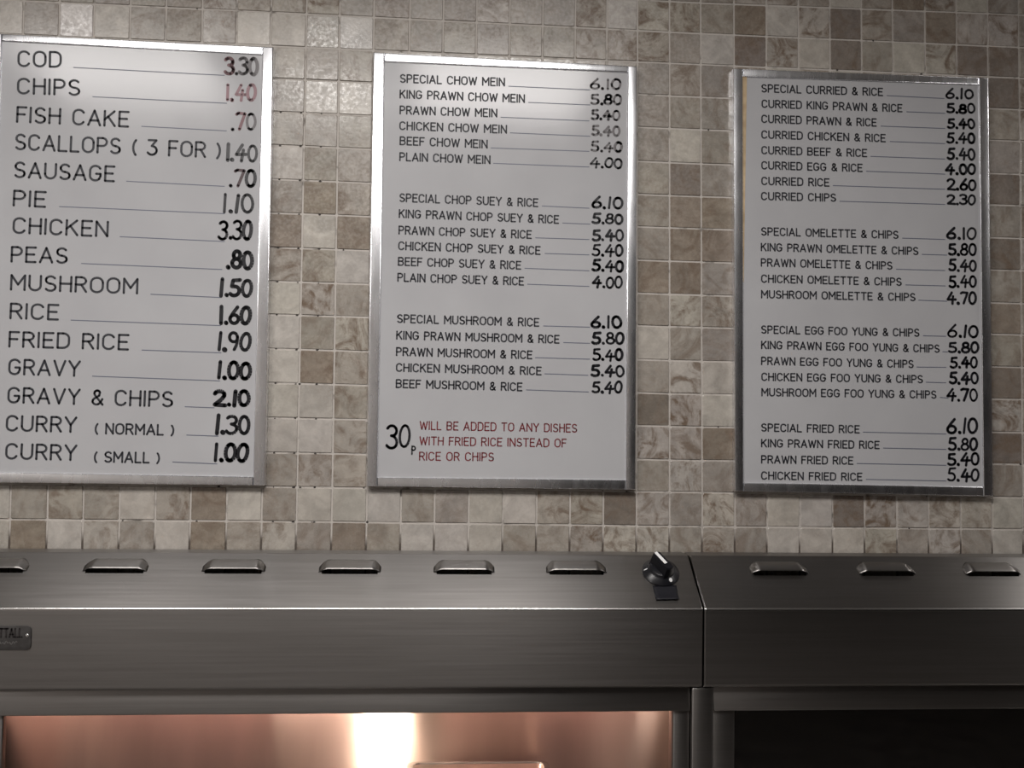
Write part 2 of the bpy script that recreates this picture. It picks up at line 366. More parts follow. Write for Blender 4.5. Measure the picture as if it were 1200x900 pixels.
# marker pen figures (each with its own hand-drawn look)
D_ = {
 '0': (.50, [arc(.25, .5, .25, .49, 100, 470, 18)]),
 '1': (.17, [[(.095, 1), (.075, 0)]]),
 '2': (.56, [arc(.26, .74, .25, .25, 165, -20, 9) + [(.36, .42), (.02, .04), (.56, .0)]]),
 '3': (.50, [arc(.22, .76, .25, .23, 150, -70, 9) + [(.2, .54)] + arc(.22, .26, .28, .27, 80, -150, 10)]),
 '4': (.62, [[(.36, .98), (.02, .36), (.62, .38)], [(.44, .66), (.37, -.03)]]),
 '5': (.52, [[(.48, .97), (.1, .93), (.06, .56)] + arc(.22, .28, .28, .29, 105, -140, 10)]),
 '6': (.50, [[(.40, 1.0), (.16, .62)] + arc(.25, .26, .24, .26, 160, -200, 14)]),
 '7': (.50, [[(.0, .9), (.12, .98), (.5, .95), (.2, 0)]]),
 '8': (.50, [arc(.25, .75, .19, .23, -80, 260, 12) + arc(.25, .26, .25, .26, 95, 440, 14)]),
 '9': (.50, [arc(.24, .72, .22, .27, 10, 350, 14) + [(.46, .76), (.4, .3), (.28, 0)]]),
 '.': (.13, [[(.05, .05), (.08, .02)]]),
 'p': (.5, [[(.08, -.5), (.1, .75)], [(.1, .55)] + arc(.25, .42, .22, .3, 130, -150, 10)]),
}
def stroke_mesh(bm, strokes, to3, wd):
    """flat round-ended strokes of width wd (metres); to3 maps 2-D glyph units to the board plane"""
    n = 10
    for st in strokes:
        P = [to3(p) for p in st]
        for k in range(len(P) - 1):
            a, b = P[k], P[k + 1]; d = b - a
            if d.length < 1e-7: continue
            d.normalize(); s = Vector((d.z, 0, -d.x)) * (wd / 2)
            try: bm.faces.new([bm.verts.new(q) for q in (a + s, a - s, b - s, b + s)])
            except ValueError: pass
        ends = range(len(P)) if len(P) < 6 else [0, len(P) - 1] + [k for k in range(1, len(P) - 1) if (P[k] - P[k - 1]).normalized().dot((P[k + 1] - P[k]).normalized()) < .93]
        for k in ends:
            bm.faces.new([bm.verts.new(P[k] + Vector((math.cos(-2 * math.pi * q / n), 0, math.sin(-2 * math.pi * q / n))) * (wd / 2)) for q in range(n)])
def finish(bm, name, mat, parent):
    bmesh.ops.recalc_face_normals(bm, faces=bm.faces[:])
    for f in bm.faces:
        f.normal_update()
        if f.normal.y > 0: f.normal_flip()
    return mesh_obj(name, bm, mat, parent)
YP, YI = -.0150, -.0153          # face of the board panels, and the ink lying on it
def printed(parent, text, u0, v0, u1, v1, cap, mat=None, wfac=.15, name='dish_name'):
    a, b = at(u0, v0, YI), at(u1, v1, YI); d = (b - a); L = d.length; d.normalize(); n = Vector((-d.z, 0, d.x))
    h = (at(u0, v0 - cap, YI) - a).length
    tot = sum(G[c][0] + GAP for c in text) - GAP
    sx = L / tot; x = 0
    bm = bmesh.new()
    for c in text:
        g = G[c]
        stroke_mesh(bm, g[1], lambda p: a + d * ((x + p[0]) * sx) + n * (p[1] * h), wfac * h)
        x += g[0] + GAP
    return finish(bm, name, mat or M_ink, parent)
def ruled(parent, u0, v0, u1, v1, wpx=1.0):
    a, b = at(u0, v0, YI), at(u1, v1, YI); wd = wpx * .00172
    s = Vector((0, 0, wd / 2)); bm = bmesh.new()
    bm.faces.new([bm.verts.new(p) for p in (a - s, b - s, b + s, a + s)])
    return finish(bm, 'rule_line', M_rule, parent)
PR = random.Random(3)
def price(parent, text, u0, u1, v0, v1, slope, wpx, mats=None, name='price'):
    drop = slope * (u1 - u0)
    a = at(u0, v1 - drop, YI - .0001); b = at(u1, v1, YI - .0001); d = b - a; L = d.length; d.normalize(); n = Vector((-d.z, 0, d.x))
    h = (at(u0, v0, YI) - at(u0, v1 - drop, YI)).length
    wd0 = wpx * .00172; a = a + (d + n) * (wd0 * .5); L -= wd0; h -= wd0 * .9
    gap = .14; tot = sum(D_[c][0] + gap for c in text) - gap; sx = L / tot; x = 0
    bm = bmesh.new(); used = []
    for k, c in enumerate(text):
        m = (mats or [M_pen] * 9)[k]
        if m not in used: used.append(m)
        sl, dy, sc = PR.uniform(-.03, .06), PR.uniform(-.03, .03), PR.uniform(.93, 1.03)
        wob = [PR.uniform(-.02, .02) for _ in range(4)]
        n0 = len(bm.faces)
        st = [[(p[0] + wob[0] * math.sin(5 * p[1]) + sl * (p[1] - .5), dy + sc * p[1] + wob[1] * math.sin(6 * p[0])) for p in s] for s in D_[c][1]]
        wd = wpx * .00172 * PR.uniform(.85, 1.15) * (1.25 if c == '.' else 1)
        stroke_mesh(bm, st, lambda p: a + d * ((x + p[0]) * sx) + n * (p[1] * h), wd)
        bm.faces.ensure_lookup_table()
        for f in bm.faces[n0:]: f.material_index = used.index(m)
        x += D_[c][0] + gap
    return finish(bm, name, used, parent)

# ------------------------------------------------------------------ menu boards
YFR = -.0190                     # front of the aluminium frame
def board(outer, inner, label, wood=False):
    """outer and inner: TL TR BR BL pixels of the frame; the root stands at the lower edge's middle"""
    o = [at(*p, YFR) for p in outer]; i = [at(*p, YFR) for p in inner]
    root = thing('menu_board', label, 'menu board')
    c = [at(*p, YP) for p in inner]
    k = .003
    bm = bmesh.new()
    mid = sum(c, Vector()) / 4
    prism(bm, [p + (p - mid).normalized() * k for p in c][::-1], -YP - .003)
    mesh_obj('board_panel', bm, M_panel, root)
    if wood:
        bm = bmesh.new(); e = [at(868.5, 88, YP - .0006), at(875.4, 88, YP - .0006), at(871.6, 330, YP - .0006), at(868.5, 330, YP - .0006)]
        prism(bm, e[::-1], .002); mesh_obj('board_edge', bm, M_wood, root)
    def on(a, b, t): return a + (b - a) * t
    # verticals run the full height; top and bottom rails butt between them
    tl, tr, br, bl = o; itl, itr, ibr, ibl = i
    def x_at(p, q, z): return p + (q - p) * ((z - p.z) / (q.z - p.z))
    gap = Vector((.0006, 0, 0))
    for nm, quad in (('frame_rail', [tl, x_at(itl, ibl, tl.z), x_at(itl, ibl, bl.z), bl]),
                     ('frame_rail', [x_at(itr, ibr, tr.z), tr, br, x_at(itr, ibr, br.z)])):
        bm = bmesh.new(); prism(bm, quad[::-1], -YFR - .0026, bev=.0022, seg=3); mesh_obj(nm, bm, M_alu, root)
    t1, t2 = on(tl, tr, (itl.x - tl.x) / (tr.x - tl.x)), on(tl, tr, (itr.x - tl.x) / (tr.x - tl.x))
    b1, b2 = on(bl, br, (ibl.x - bl.x) / (br.x - bl.x)), on(bl, br, (ibr.x - bl.x) / (br.x - bl.x))
    lo = Vector((0, .0006, 0))
    for quad in ([t1 + gap, t2 - gap, itr - gap, itl + gap], [ibl + gap, ibr - gap, b2 - gap, b1 + gap]):
        bm = bmesh.new(); prism(bm, [p + lo for p in quad][::-1], -YFR - .0032, bev=.0016, seg=3); mesh_obj('frame_rail', bm, M_alu, root)
    return root
Z3 = lambda ox, oy, s: (lambda x, y: (ox + x / s, oy + y / s))
def fill(root, rows, ox, oy, s, cap, slope, wp, wfac):
    for txt, (a, va, b, vb), rule, pt, (p0, p1, q0, q1) in rows:
        printed(root, txt, ox + a / s, oy + va / s, ox + b / s, oy + vb / s, cap, wfac=wfac)
        if rule: ruled(root, ox + rule[0] / s, oy + rule[1] / s, ox + rule[2] / s, oy + rule[3] / s)
        mats = None
        if isinstance(pt, tuple): pt, mats = pt
        price(root, pt, ox + p0 / s, ox + p1 / s, oy + q0 / s, oy + q1 / s, slope, wp, mats)
P_, W_, R_, F_ = M_pen, M_penworn, M_penred, M_penfade
b1 = board([(-13, 38.6), (320.3, 55), (310.3, 569), (-26, 565.2)], [(1.8, 47.6), (307.4, 63.6), (296.8, 558.8), (-12, 553.4)],
           'leftmost aluminium framed menu board, large lettering listing cod, chips and curry')
fill(b1, [
 ('COD', (65, 232, 213, 235), (258, 237, 790, 265), ('3.30', [R_, W_, W_, W_]), (787, 910, 197, 268)),
 ('CHIPS', (63, 328, 278, 334), (325, 340, 798, 363), ('1.40', [F_] * 4), (790, 903, 293, 361)),
 ('FISH CAKE', (60, 428, 450, 445), (497, 444, 797, 460), ('.70', [W_, R_, W_]), (808, 902, 393, 463)),
 ('SCALLOPS ( 3 FOR )', (55, 524, 775, 554), None, '1.40', (790, 907, 500, 571)),
 ('SAUSAGE', (52, 622, 400, 637), (444, 637, 790, 655), ('.70', [P_, M_penmaroon, P_]), (802, 902, 590, 663)),
 ('PIE', (48, 722, 158, 727), (208, 726, 790, 751), '1.10', (777, 893, 677, 753)),
 ('CHICKEN', (47, 818, 377, 831), (421, 832, 790, 849), '3.30', (765, 888, 770, 848))], 0, 0, 3, 17.2, .03, 3.7, .155)
fill(b1, [
 ('PEAS', (42, 51, 242, 56), (295, 58, 808, 80), '.80', (820, 922, 6, 83)),
 ('MUSHROOM', (40, 153, 498, 167), (547, 170, 805, 182), '1.50', (793, 920, 106, 184)),
 ('RICE', (38, 257, 210, 262), (257, 264, 803, 284), '1.60', (791, 915, 206, 285)),
 ('FRIED RICE', (34, 360, 465, 371), (515, 373, 805, 383), '1.90', (786, 915, 304, 382)),
 ('GRAVY', (33, 460, 288, 467), (335, 468, 800, 485), '1.00', (784, 915, 408, 485)),
 ('GRAVY & CHIPS', (30, 563, 625, 578), (672, 579, 780, 583), '2.10', (772, 910, 512, 583)),
 ('CURRY', (24, 665, 275, 671), (678, 682, 795, 686), '1.30', (778, 910, 604, 686)),
 ('CURRY', (22, 767, 275, 773), (627, 780, 790, 787), '1.00', (771, 905, 706, 786))], 0, 290, 3.103, 17.0, .03, 4.3, .155)
printed(b1, '( NORMAL )', 345 / 3.103, 290 + 676 / 3.103, 632 / 3.103, 290 + 682 / 3.103, 11.6, wfac=.19)
printed(b1, '( SMALL )', 342 / 3.103, 290 + 779 / 3.103, 580 / 3.103, 290 + 783 / 3.103, 11.6, wfac=.19)

b2 = board([(437.4, 61), (746.8, 77.6), (745, 574), (429.8, 569.8)], [(450.6, 71.8), (735.8, 84.4), (733.4, 562.6), (442, 559.6)],
           'middle aluminium framed menu board listing chow mein and chop suey, red note below')
fill(b2, [
 ('SPECIAL CHOW MEIN', (148, 169, 513, 182), (527, 183, 815, 196), ('6.10', [W_] * 4), (812, 926, 152, 198)),
 ('KING PRAWN CHOW MEIN', (147, 224, 583, 240), (597, 240, 815, 249), ('5.80', [W_] * 4), (814, 928, 207, 252)),
 ('PRAWN CHOW MEIN', (147, 280, 486, 291), (500, 292, 812, 305), ('5.40', [W_] * 4), (816, 922, 262, 306)),
 ('CHICKEN CHOW MEIN', (146, 335, 520, 348), (533, 347, 815, 359), ('5.40', [W_] * 4), (818, 922, 317, 362)),
 ('BEEF CHOW MEIN', (147, 388, 452, 400), (465, 400, 812, 412), ('5.40', [W_] * 4), (815, 930, 373, 418)),
 ('PLAIN CHOW MEIN', (146, 444, 462, 455), (474, 454, 812, 467), '4.00', (812, 930, 429, 475)),
 ('SPECIAL CHOP SUEY & RICE', (146, 588, 630, 606), (645, 604, 812, 612), '6.10', (818, 932, 568, 617)),
 ('KING PRAWN CHOP SUEY & RICE', (144, 644, 703, 665), (717, 664, 815, 668), '5.80', (820, 932, 625, 671)),
 ('PRAWN CHOP SUEY & RICE', (143, 702, 607, 718), (622, 716, 812, 722), '5.40', (820, 934, 682, 731)),
 ('CHICKEN CHOP SUEY & RICE', (142, 757, 638, 774), (655, 771, 812, 776), '5.40', (820, 932, 736, 785)),
 ('BEEF CHOP SUEY & RICE', (141, 812, 570, 826), (584, 823, 812, 832), '5.40', (820, 934, 790, 839)),
 ('PLAIN CHOP SUEY & RICE', (139, 868, 580, 882), (594, 879, 812, 887), '4.00', (820, 930, 847, 897))], 420, 40, 3, 8.9, .03, 3.0, .2)
fill(b2, [
 ('SPECIAL MUSHROOM & RICE', (153, 159, 704, 174), (722, 173, 905, 178), '6.10', (905, 1030, 129, 185)),
 ('KING PRAWN MUSHROOM & RICE', (150, 224, 783, 240), (800, 238, 905, 241), '5.80', (910, 1040, 193, 249)),
 ('PRAWN MUSHROOM & RICE', (149, 288, 677, 301), (690, 297, 905, 303), '5.40', (912, 1035, 259, 313)),
 ('CHICKEN MUSHROOM & RICE', (149, 350, 713, 364), (727, 360, 898, 366), '5.40', (906, 1040, 320, 375)),
 ('BEEF MUSHROOM & RICE', (148, 413, 638, 426), (655, 423, 900, 431), '5.40', (910, 1033, 386, 441))], 420, 330, 3.333, 8.9, .022, 3.1, .2)
for t_, x0, y0, x1, y1 in (('WILL BE ADDED TO ANY DISHES', 241, 577, 852, 588), ('WITH FRIED RICE INSTEAD OF', 240, 637, 811, 646), ('RICE OR CHIPS', 239, 697, 527, 700)):
    printed(b2, t_, 420 + x0 / 3.333, 330 + y0 / 3.333, 420 + x1 / 3.333, 330 + y1 / 3.333, 9.2, mat=M_red, wfac=.16, name='red_note')['label'] = 'dark red printed note'
price(b2, '30', 452, 481, 497.5, 526.5, .02, 3.0, name='surcharge')
price(b2, 'p', 481.0, 487.6, 519.8, 529.4, .02, 1.6, name='surcharge')

b3 = board([(859.6, 80), (1158.4, 91.2), (1164, 581.6), (861.4, 575.8)], [(870.7, 89.5), (1147.4, 99), (1152.6, 570.6), (871.4, 565.8)],
           'rightmost, darkest aluminium framed menu board listing curried dishes, omelettes and fried rice', wood=True)
fill(b3, [
 ('SPECIAL CURRIED & RICE', (138, 153, 592, 167), (608, 167, 825, 178), '6.10', (828, 937, 138, 184)),
 ('CURRIED KING PRAWN & RICE', (139, 211, 665, 228), (682, 228, 828, 234), '5.80', (832, 943, 193, 238)),
 ('CURRIED PRAWN & RICE', (138, 268, 568, 282), (585, 282, 828, 291), '5.40', (835, 942, 250, 295)),
 ('CURRIED CHICKEN & RICE', (138, 327, 602, 341), (620, 340, 828, 348), '5.40', (833, 943, 303, 352)),
 ('CURRIED BEEF & RICE', (138, 386, 532, 397), (547, 396, 828, 406), '5.40', (835, 943, 360, 413)),
 ('CURRIED EGG & RICE', (138, 443, 515, 453), (530, 452, 828, 463), '4.00', (827, 945, 420, 469)),
 ('CURRIED RICE', (138, 502, 390, 508), (405, 506, 828, 520), '2.60', (833, 947, 478, 528)),
 ('CURRIED CHIPS', (137, 559, 415, 565), (430, 565, 828, 577), '2.30', (833, 945, 536, 582)),
 ('SPECIAL OMELETTE & CHIPS', (137, 692, 650, 705), (666, 704, 828, 709), '6.10', (832, 948, 660, 713)),
 ('KING PRAWN OMELETTE & CHIPS', (136, 751, 725, 766), (740, 765, 835, 768), '5.80', (838, 948, 720, 773)),
 ('PRAWN OMELETTE & CHIPS', (136, 809, 627, 821), (643, 821, 828, 826), '5.40', (840, 948, 780, 833)),
 ('CHICKEN OMELETTE & CHIPS', (137, 870, 662, 882), (678, 880, 830, 884), '5.40', (840, 948, 840, 894))], 850, 60, 3.214, 8.4, .025, 3.0, .2)
fill(b3, [
 ('MUSHROOM OMELETTE & CHIPS', (137, 93, 714, 104), (727, 102, 835, 106), '4.70', (832, 948, 66, 121)),
 ('SPECIAL EGG FOO YUNG & CHIPS', (137, 226, 729, 238), (745, 236, 832, 238), '6.10', (835, 955, 190, 246)),
 ('KING PRAWN EGG FOO YUNG & CHIPS', (137, 284, 805, 298), (818, 296, 838, 297), '5.80', (838, 957, 255, 304)),
 ('PRAWN EGG FOO YUNG & CHIPS', (137, 344, 707, 356), (720, 354, 832, 355), '5.40', (845, 952, 312, 361)),
 ('CHICKEN EGG FOO YUNG & CHIPS', (138, 404, 742, 413), (755, 411, 832, 413), '5.40', (842, 955, 368, 421)),
 ('MUSHROOM EGG FOO YUNG & CHIPS', (138, 462, 793, 471), (808, 468, 840, 471), '4.70', (832, 952, 430, 486)),
 ('SPECIAL FRIED RICE', (137, 595, 504, 602), (518, 599, 832, 606), '6.10', (832, 952, 545, 609)),
 ('KING PRAWN FRIED RICE', (137, 654, 579, 661), (594, 659, 832, 664), '5.80', (838, 952, 615, 671)),
 ('PRAWN FRIED RICE', (137, 715, 480, 720), (495, 717, 832, 724), '5.40', (835, 958, 673, 728)),
 ('CHICKEN FRIED RICE', (137, 776, 514, 781), (530, 777, 832, 783), '5.40', (835, 958, 730, 788))], 850, 320, 3.214, 8.4, .02, 3.0, .2)

# ------------------------------------------------------------------ frying ranges
YFACE, YTOP = -.17, -.06         # front face of the hood and the back edge of its slope
ZFOLD, ZTOP, ZBOT = Z0 - .1385, Z0 - .0525, Z0 - .2870
XSEAM = 1.3585
YBACK = -.012
def arc_fold(p, q, r_, rad, n=4):       # rounded corner at q between p and r_ in the (y, z) plane
    a = (p - q).normalized(); b = (r_ - q).normalized(); ang = math.acos(max(-1, min(1, a.dot(b))))
    t = rad / math.tan(ang / 2); A, B = q + a * t, q + b * t
    c = q + (a + b).normalized() * (rad / math.sin(ang / 2))
    out = []
    for k in range(n + 1):
        v = (A - c) * (1 - k / n) + (B - c) * (k / n); out.append(c + v.normalized() * rad)
    return out
SL = (Vector((YTOP, ZTOP)) - Vector((YFACE, ZFOLD)))   # up the slope, in (y, z)
SLL = SL.length; sy_, sz_ = SL.x / SLL, SL.y / SLL     # unit up-slope
ny_, nz_ = -sz_, sy_                                   # outward normal of the slope
def slope_pt(x, t, n=0.0): return Vector((x, YFACE + sy_ * t + ny_ * n, ZFOLD + sz_ * t + nz_ * n))
VT, VH, VL = .0905, .016, .0595       # vent lower edge along the slope, hole height, half length
def hood(x0, x1, vents, parent):
    V = Vector
    pts = [V((YBACK, ZTOP)), V((YTOP, ZTOP)), V((YFACE, ZFOLD)), V((YFACE, ZBOT)), V((YFACE + .022, ZBOT))]
    prof = [pts[0]] + arc_fold(pts[0], pts[1], pts[2], .004) 
    i_s = len(prof)
    for t in (VT + VH, VT - .0045): prof.append(V((YFACE + sy_ * t, ZFOLD + sz_ * t)))
    prof += arc_fold(pts[1], pts[2], pts[3], .006, 7) + arc_fold(pts[2], pts[3], pts[4], .007) + [pts[4]]
    xs = sorted([x0, x0 + .002, x0 + .0035, x1 - .0035, x1 - .002, x1] + [vx + s * (VL - .006) for vx in vents for s in (-1, 1)])
    bm = bmesh.new(); cols = []
    for x in xs:
        dy = .002 if x in (x0, x1) else 0    # ends turned back a little
        cols.append([bm.verts.new((x, p.x + (dy if 0 < k < len(prof) - 1 else 0), p.y - (dy if k < i_s + 2 else 0))) for k, p in enumerate(prof)])
    for a in range(len(xs) - 1):
        mid = (xs[a] + xs[a + 1]) / 2; hole = any(abs(mid - vx) < VL - .007 for vx in vents)
        for k in range(len(prof) - 1):
            if hole and k == i_s: continue
            f = bm.faces.new((cols[a][k], cols[a][k + 1], cols[a + 1][k + 1], cols[a + 1][k]))
            if i_s + 2 <= k <= i_s + 8: f.material_index = 1
    # closed ends
    for c in (cols[0], cols[-1]):
        q = [bm.verts.new(v.co) for v in c] + [bm.verts.new((c[0].co.x, YBACK, ZBOT))]
        bm.faces.new(q)
    bmesh.ops.recalc_face_normals(bm, faces=bm.faces[:])
    # back and inner lining so the vents look into a dark duct
    o = mesh_obj('hood_shell', bm, [M_steel, M_fold], parent, sharp=40)
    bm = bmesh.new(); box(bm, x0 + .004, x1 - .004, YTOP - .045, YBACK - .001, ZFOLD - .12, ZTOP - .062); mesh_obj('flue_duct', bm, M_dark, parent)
    for vx in vents:
        bm = bmesh.new(); NX, NT = 28, 8; grid = []
        for a in range(NX + 1):
            s = -VL + 2 * VL * a / NX
            e = min(1, (VL - abs(s)) / .018); e = math.sin(e * math.pi / 2)
            row = []
            for k in range(NT + 1):
                t = k / NT
                h = .0095 * e * (1 - t * t) if t < 1 else 0
                width = .034 * (.42 + .58 * e)
                row.append(bm.verts.new(slope_pt(vx + s, VT - .001 * e + t * width, h + .0003)))
            grid.append(row)
        for a in range(NX):
            for k in range(NT): bm.faces.new((grid[a][k], grid[a + 1][k], grid[a + 1][k + 1], grid[a][k + 1]))
        bmesh.ops.recalc_face_normals(bm, faces=bm.faces[:])
        lv = mesh_obj('vent_louvre', bm, M_steel, parent, sharp=60)
        md = lv.modifiers.new('thick', 'SOLIDIFY'); md.thickness = .0005; md.offset = -1
    return o
def px_x(u, v, Y): return at(u, v, Y).x
ZRAIL = at(700, 834, YFACE + .012).z      # lower edge of the top rail
XPOST0, XPOST1 = px_x(811, 860, YFACE + .002), px_x(836.5, 860, YFACE + .002)
ZEND = .10
def bar(name, parent, x0, x1, y0, y1, z0, z1, bev=.0025, mat=None):
    bm = bmesh.new(); box(bm, x0, x1, y0, y1, z0, z1, bev, 3); return mesh_obj(name, bm, mat or M_steel, parent)
def lower(parent, x0, x1, ox0, ox1, inner):
    """heated cupboard below the hood: rail, stiles, glass, lining, shelf, base"""
    yr = YFACE + .012
    bm = bmesh.new(); box(bm, x0, x1, yr, yr + .02, ZRAIL, ZBOT + .012, .0025, 3)
    for v in bm.verts:
        if v.co.y < yr + .01: v.co.y += (v.co.z - ZRAIL) * .10 - .002
    mesh_obj('top_rail', bm, M_steel, parent)
    bar('stile', parent, x0, ox0, yr + .004, yr + .022, .62, ZRAIL + .001)
    bar('stile', parent, ox1, x1, yr + .004, yr + .022, .62, ZRAIL + .001)
    bm = bmesh.new(); box(bm, ox0 - .004, ox1 + .004, yr + .013, yr + .017, .62, ZRAIL + .004); mesh_obj('door_glass', bm, M_glass, parent)
    xi0, xi1 = x0 + .004, x1 - .004
    bm = bmesh.new()
    box(bm, xi0, xi1, YBACK - .004, YBACK - .001, .60, ZBOT + .004); mesh_obj('back_lining', bm, inner, parent)
    for a, b in ((xi0, xi0 + .003), (xi1 - .003, xi1)):
        bm = bmesh.new(); box(bm, a, b, yr + .024, YBACK - .005, .60, ZBOT + .004); mesh_obj('side_lining', bm, inner, parent)
    bm = bmesh.new(); box(bm, xi0, xi1, yr + .024, YBACK - .005, ZBOT + .006, ZBOT + .009); mesh_obj('roof_lining', bm, inner, parent)
    bar('shelf', parent, xi0, xi1, yr + .0225, YBACK - .005, .60, .62, .001, inner)
    bar('counter_top', parent, x0, x1, YFACE - .02, YBACK - .001, .56, .60, .004)
    bar('base_cabinet', parent, x0, x1, YFACE - .005, YBACK - .001, ZEND, .559, .004)
    bar('plinth', parent, x0 + .02, x1 - .02, YFACE + .05, YBACK - .03, .0, ZEND - .0005, .003, M_dark)

XA0, XB1 = -.62, 2.95
rl = thing('frying_range', 'long left stainless steel frying range with black knob and warm glowing window', 'frying range')
LV = [1.1233 - .2206 * k for k in range(7)]
hood(XA0, XSEAM - .0015, LV, rl)
lower(rl, XA0, XPOST0 - .001, px_x(2.5, 860, YFACE + .016), px_x(788.5, 860, YFACE + .016), M_inner)
bar('joint_post', rl, XPOST0, XPOST1, YFACE + .004, YFACE + .03, .62, ZBOT - .001, .003)
rr = thing('frying_range', 'right stainless steel frying range with three vents and dark unlit window', 'frying range')
RV = [1.5324 + .2222 * k for k in range(6)]
hood(XSEAM + .0015, XB1, RV, rr)
lower(rr, XPOST1 + .001, XB1, px_x(861, 860, YFACE + .016), 2.7, M_unlit)

# nameplate, riveted to the hood face; only its right end is in the picture
npl = bmesh.new()
zc = at(20, 747, YFACE).z
pr, pl_ = at(36.8, 747, YFACE).x, at(-66, 747, YFACE).x
def rrect(x0, x1, z0, z1, r, y):
    out = []
    for cx, cz, a in ((x1 - r, z1 - r, 0), (x0 + r, z1 - r, 90), (x0 + r, z0 + r, 180), (x1 - r, z0 + r, 270)):
        for k in range(6): t = math.radians(a + 18 * k); out.append(Vector((cx + r * math.cos(t), y, cz + r * math.sin(t))))
    return out
prism(npl, rrect(pl_, pr, zc - .0222, zc + .0212, .008, YFACE - .0022), .0021, bev=.0006)
plate = mesh_obj('nameplate', npl, M_plate, rl); plate['label'] = 'dull metal maker nameplate with rounded corners'
YI_s = YI; YI = YFACE - .0024
lt = printed(plate, 'NUTTALL', -13, 746.8, 25.8, 746.6, 10, mat=M_platetext, wfac=.2, name='plate_lettering')
bm = bmesh.new(); wv = []
for k in range(60):
    u = -14 + 34 * k / 59; p = at(u, 753.2 - 1.4 * math.sin(k * .9) - .8 * math.sin(k * .37), YI); wv.append(p)
stroke_mesh(bm, [wv], lambda p: p, .0012); finish(bm, 'plate_script', M_etch, plate)
YI = YI_s
for u in (31.8, -61):
    bm = bmesh.new(); bmesh.ops.create_uvsphere(bm, u_segments=12, v_segments=6, radius=.0032)
    for v in bm.verts: v.co.y *= .5
    mesh_obj('rivet', bm, M_rivet, plate, loc=at(u, 744.6, YFACE - .0022))

# control knob on the slope
def on_slope(u, v):
    d = AX @ Vector(((u - 600) / F, 1, -(v - 450) / F)); n = Vector((0, ny_, nz_)); p0 = slope_pt(0, 0)
    p = CAM + d * ((p0 - CAM).dot(n) / d.dot(n)); return p
kc = on_slope(774, 671.5)
KM = Matrix.Translation(kc) @ Matrix(((1, 0, 0, 0), (0, sy_, ny_, 0), (0, sz_, nz_, 0), (0, 0, 0, 1)))   # local: x, up-slope, normal
kr = 21.5 * (kc - CAM).length / F * .98
def lathe(prof, n=40):
    bm = bmesh.new(); rings = [[bm.verts.new((r * math.cos(2 * math.pi * k / n), r * math.sin(2 * math.pi * k / n), z)) for k in range(n)] for r, z in prof]
    for a, b in zip(rings, rings[1:]):
        for k in range(n): bm.faces.new((a[k], a[(k + 1) % n], b[(k + 1) % n], b[k]))
    bm.faces.new(rings[-1]); bm.faces.new(rings[0][::-1])
    bmesh.ops.recalc_face_normals(bm, faces=bm.faces[:]); return bm
b_ = lathe([(kr * .97, .0004), (kr, .0015), (kr, .004), (kr * .96, .0055), (kr * .72, .0115), (kr * .66, .013), (kr * .62, .0165), (kr * .5, .018)])
b_.transform(KM); knob = mesh_obj('knob', b_, M_black, rl, sharp=35); knob['label'] = 'black control knob with white pointer line'
KA = math.radians(118)      # direction the pointer bar aims, in the slope plane
ca, sa = math.cos(KA), math.sin(KA)
def kp(l, wd, z): return KM @ Vector((ca * l - sa * wd, sa * l + ca * wd, z))
t = bmesh.new(); H = .036
lowp = [(-kr * .62, -.0135), (kr * .62, -.0135), (kr * .72, -.006), (kr * .72, .006), (kr * .62, .0135), (-kr * .62, .0135), (-kr * .7, .006), (-kr * .7, -.006)]
A = [t.verts.new(kp(l, w_, .012)) for l, w_ in lowp]; B = [t.verts.new(kp(l * .96, w_ * .62, H)) for l, w_ in lowp]
for k in range(8): t.faces.new((A[k], A[(k + 1) % 8], B[(k + 1) % 8], B[k]))
t.faces.new(B); t.faces.new(A[::-1]); bmesh.ops.recalc_face_normals(t, faces=t.faces[:])
bmesh.ops.bevel(t, geom=[e for e in t.edges if all(v in B for v in e.verts)], offset=.0015, segments=2, affect='EDGES')
mesh_obj('pointer_bar', t, M_black, knob, sharp=35)
t = bmesh.new(); q = [(-.009, -.0033), (kr * .66, -.0033), (kr * .66, .0033), (-.009, .0033)]
A = [t.verts.new(kp(l, w_, H)) for l, w_ in q]; B = [t.verts.new(kp(l, w_, H + .0004)) for l, w_ in q]
for k in range(4): t.faces.new((A[k], A[(k + 1) % 4], B[(k + 1) % 4], B[k]))
t.faces.new(B); t.faces.new(A[::-1]); bmesh.ops.recalc_face_normals(t, faces=t.faces[:])
mesh_obj('pointer_line', t, M_white, knob)['label'] = 'white pointer line'
def skirt(ang, rr_, sx, sy2, rot):
    t = bmesh.new(); n = 14; zz = .0055 + (.96 * kr - rr_) / (.24 * kr) * .006 + .0008
    slope_n = math.atan2(.006, .24 * kr); 
    c = Vector((rr_ * math.cos(ang), rr_ * math.sin(ang), 0)); er = Vector((math.cos(ang), math.sin(ang), -math.tan(slope_n))).normalized(); et = Vector((-math.sin(ang), math.cos(ang), 0))
    vs = [t.verts.new(KM @ (c + Vector((0, 0, zz)) + er * (sx * math.cos(2 * math.pi * k / n)) + et * (sy2 * math.sin(2 * math.pi * k / n)))) for k in range(n)]
    t.faces.new(vs)
    e = bmesh.ops.extrude_face_region(t, geom=t.faces[:]); nn = KM.to_3x3() @ Vector((0, 0, 1))
    bmesh.ops.translate(t, verts=[v for v in e['geom'] if isinstance(v, bmesh.types.BMVert)], vec=-nn * .0006)
    bmesh.ops.recalc_face_normals(t, faces=t.faces[:]); return t
mesh_obj('knob_mark', skirt(math.radians(-62), kr * .82, .0042, .0036, 0), M_white, knob)['label'] = 'white dot on knob skirt'
mesh_obj('knob_mark', skirt(math.radians(178), kr * .84, .0042, .0012, 0), M_white, knob)['label'] = 'white dash on knob skirt'
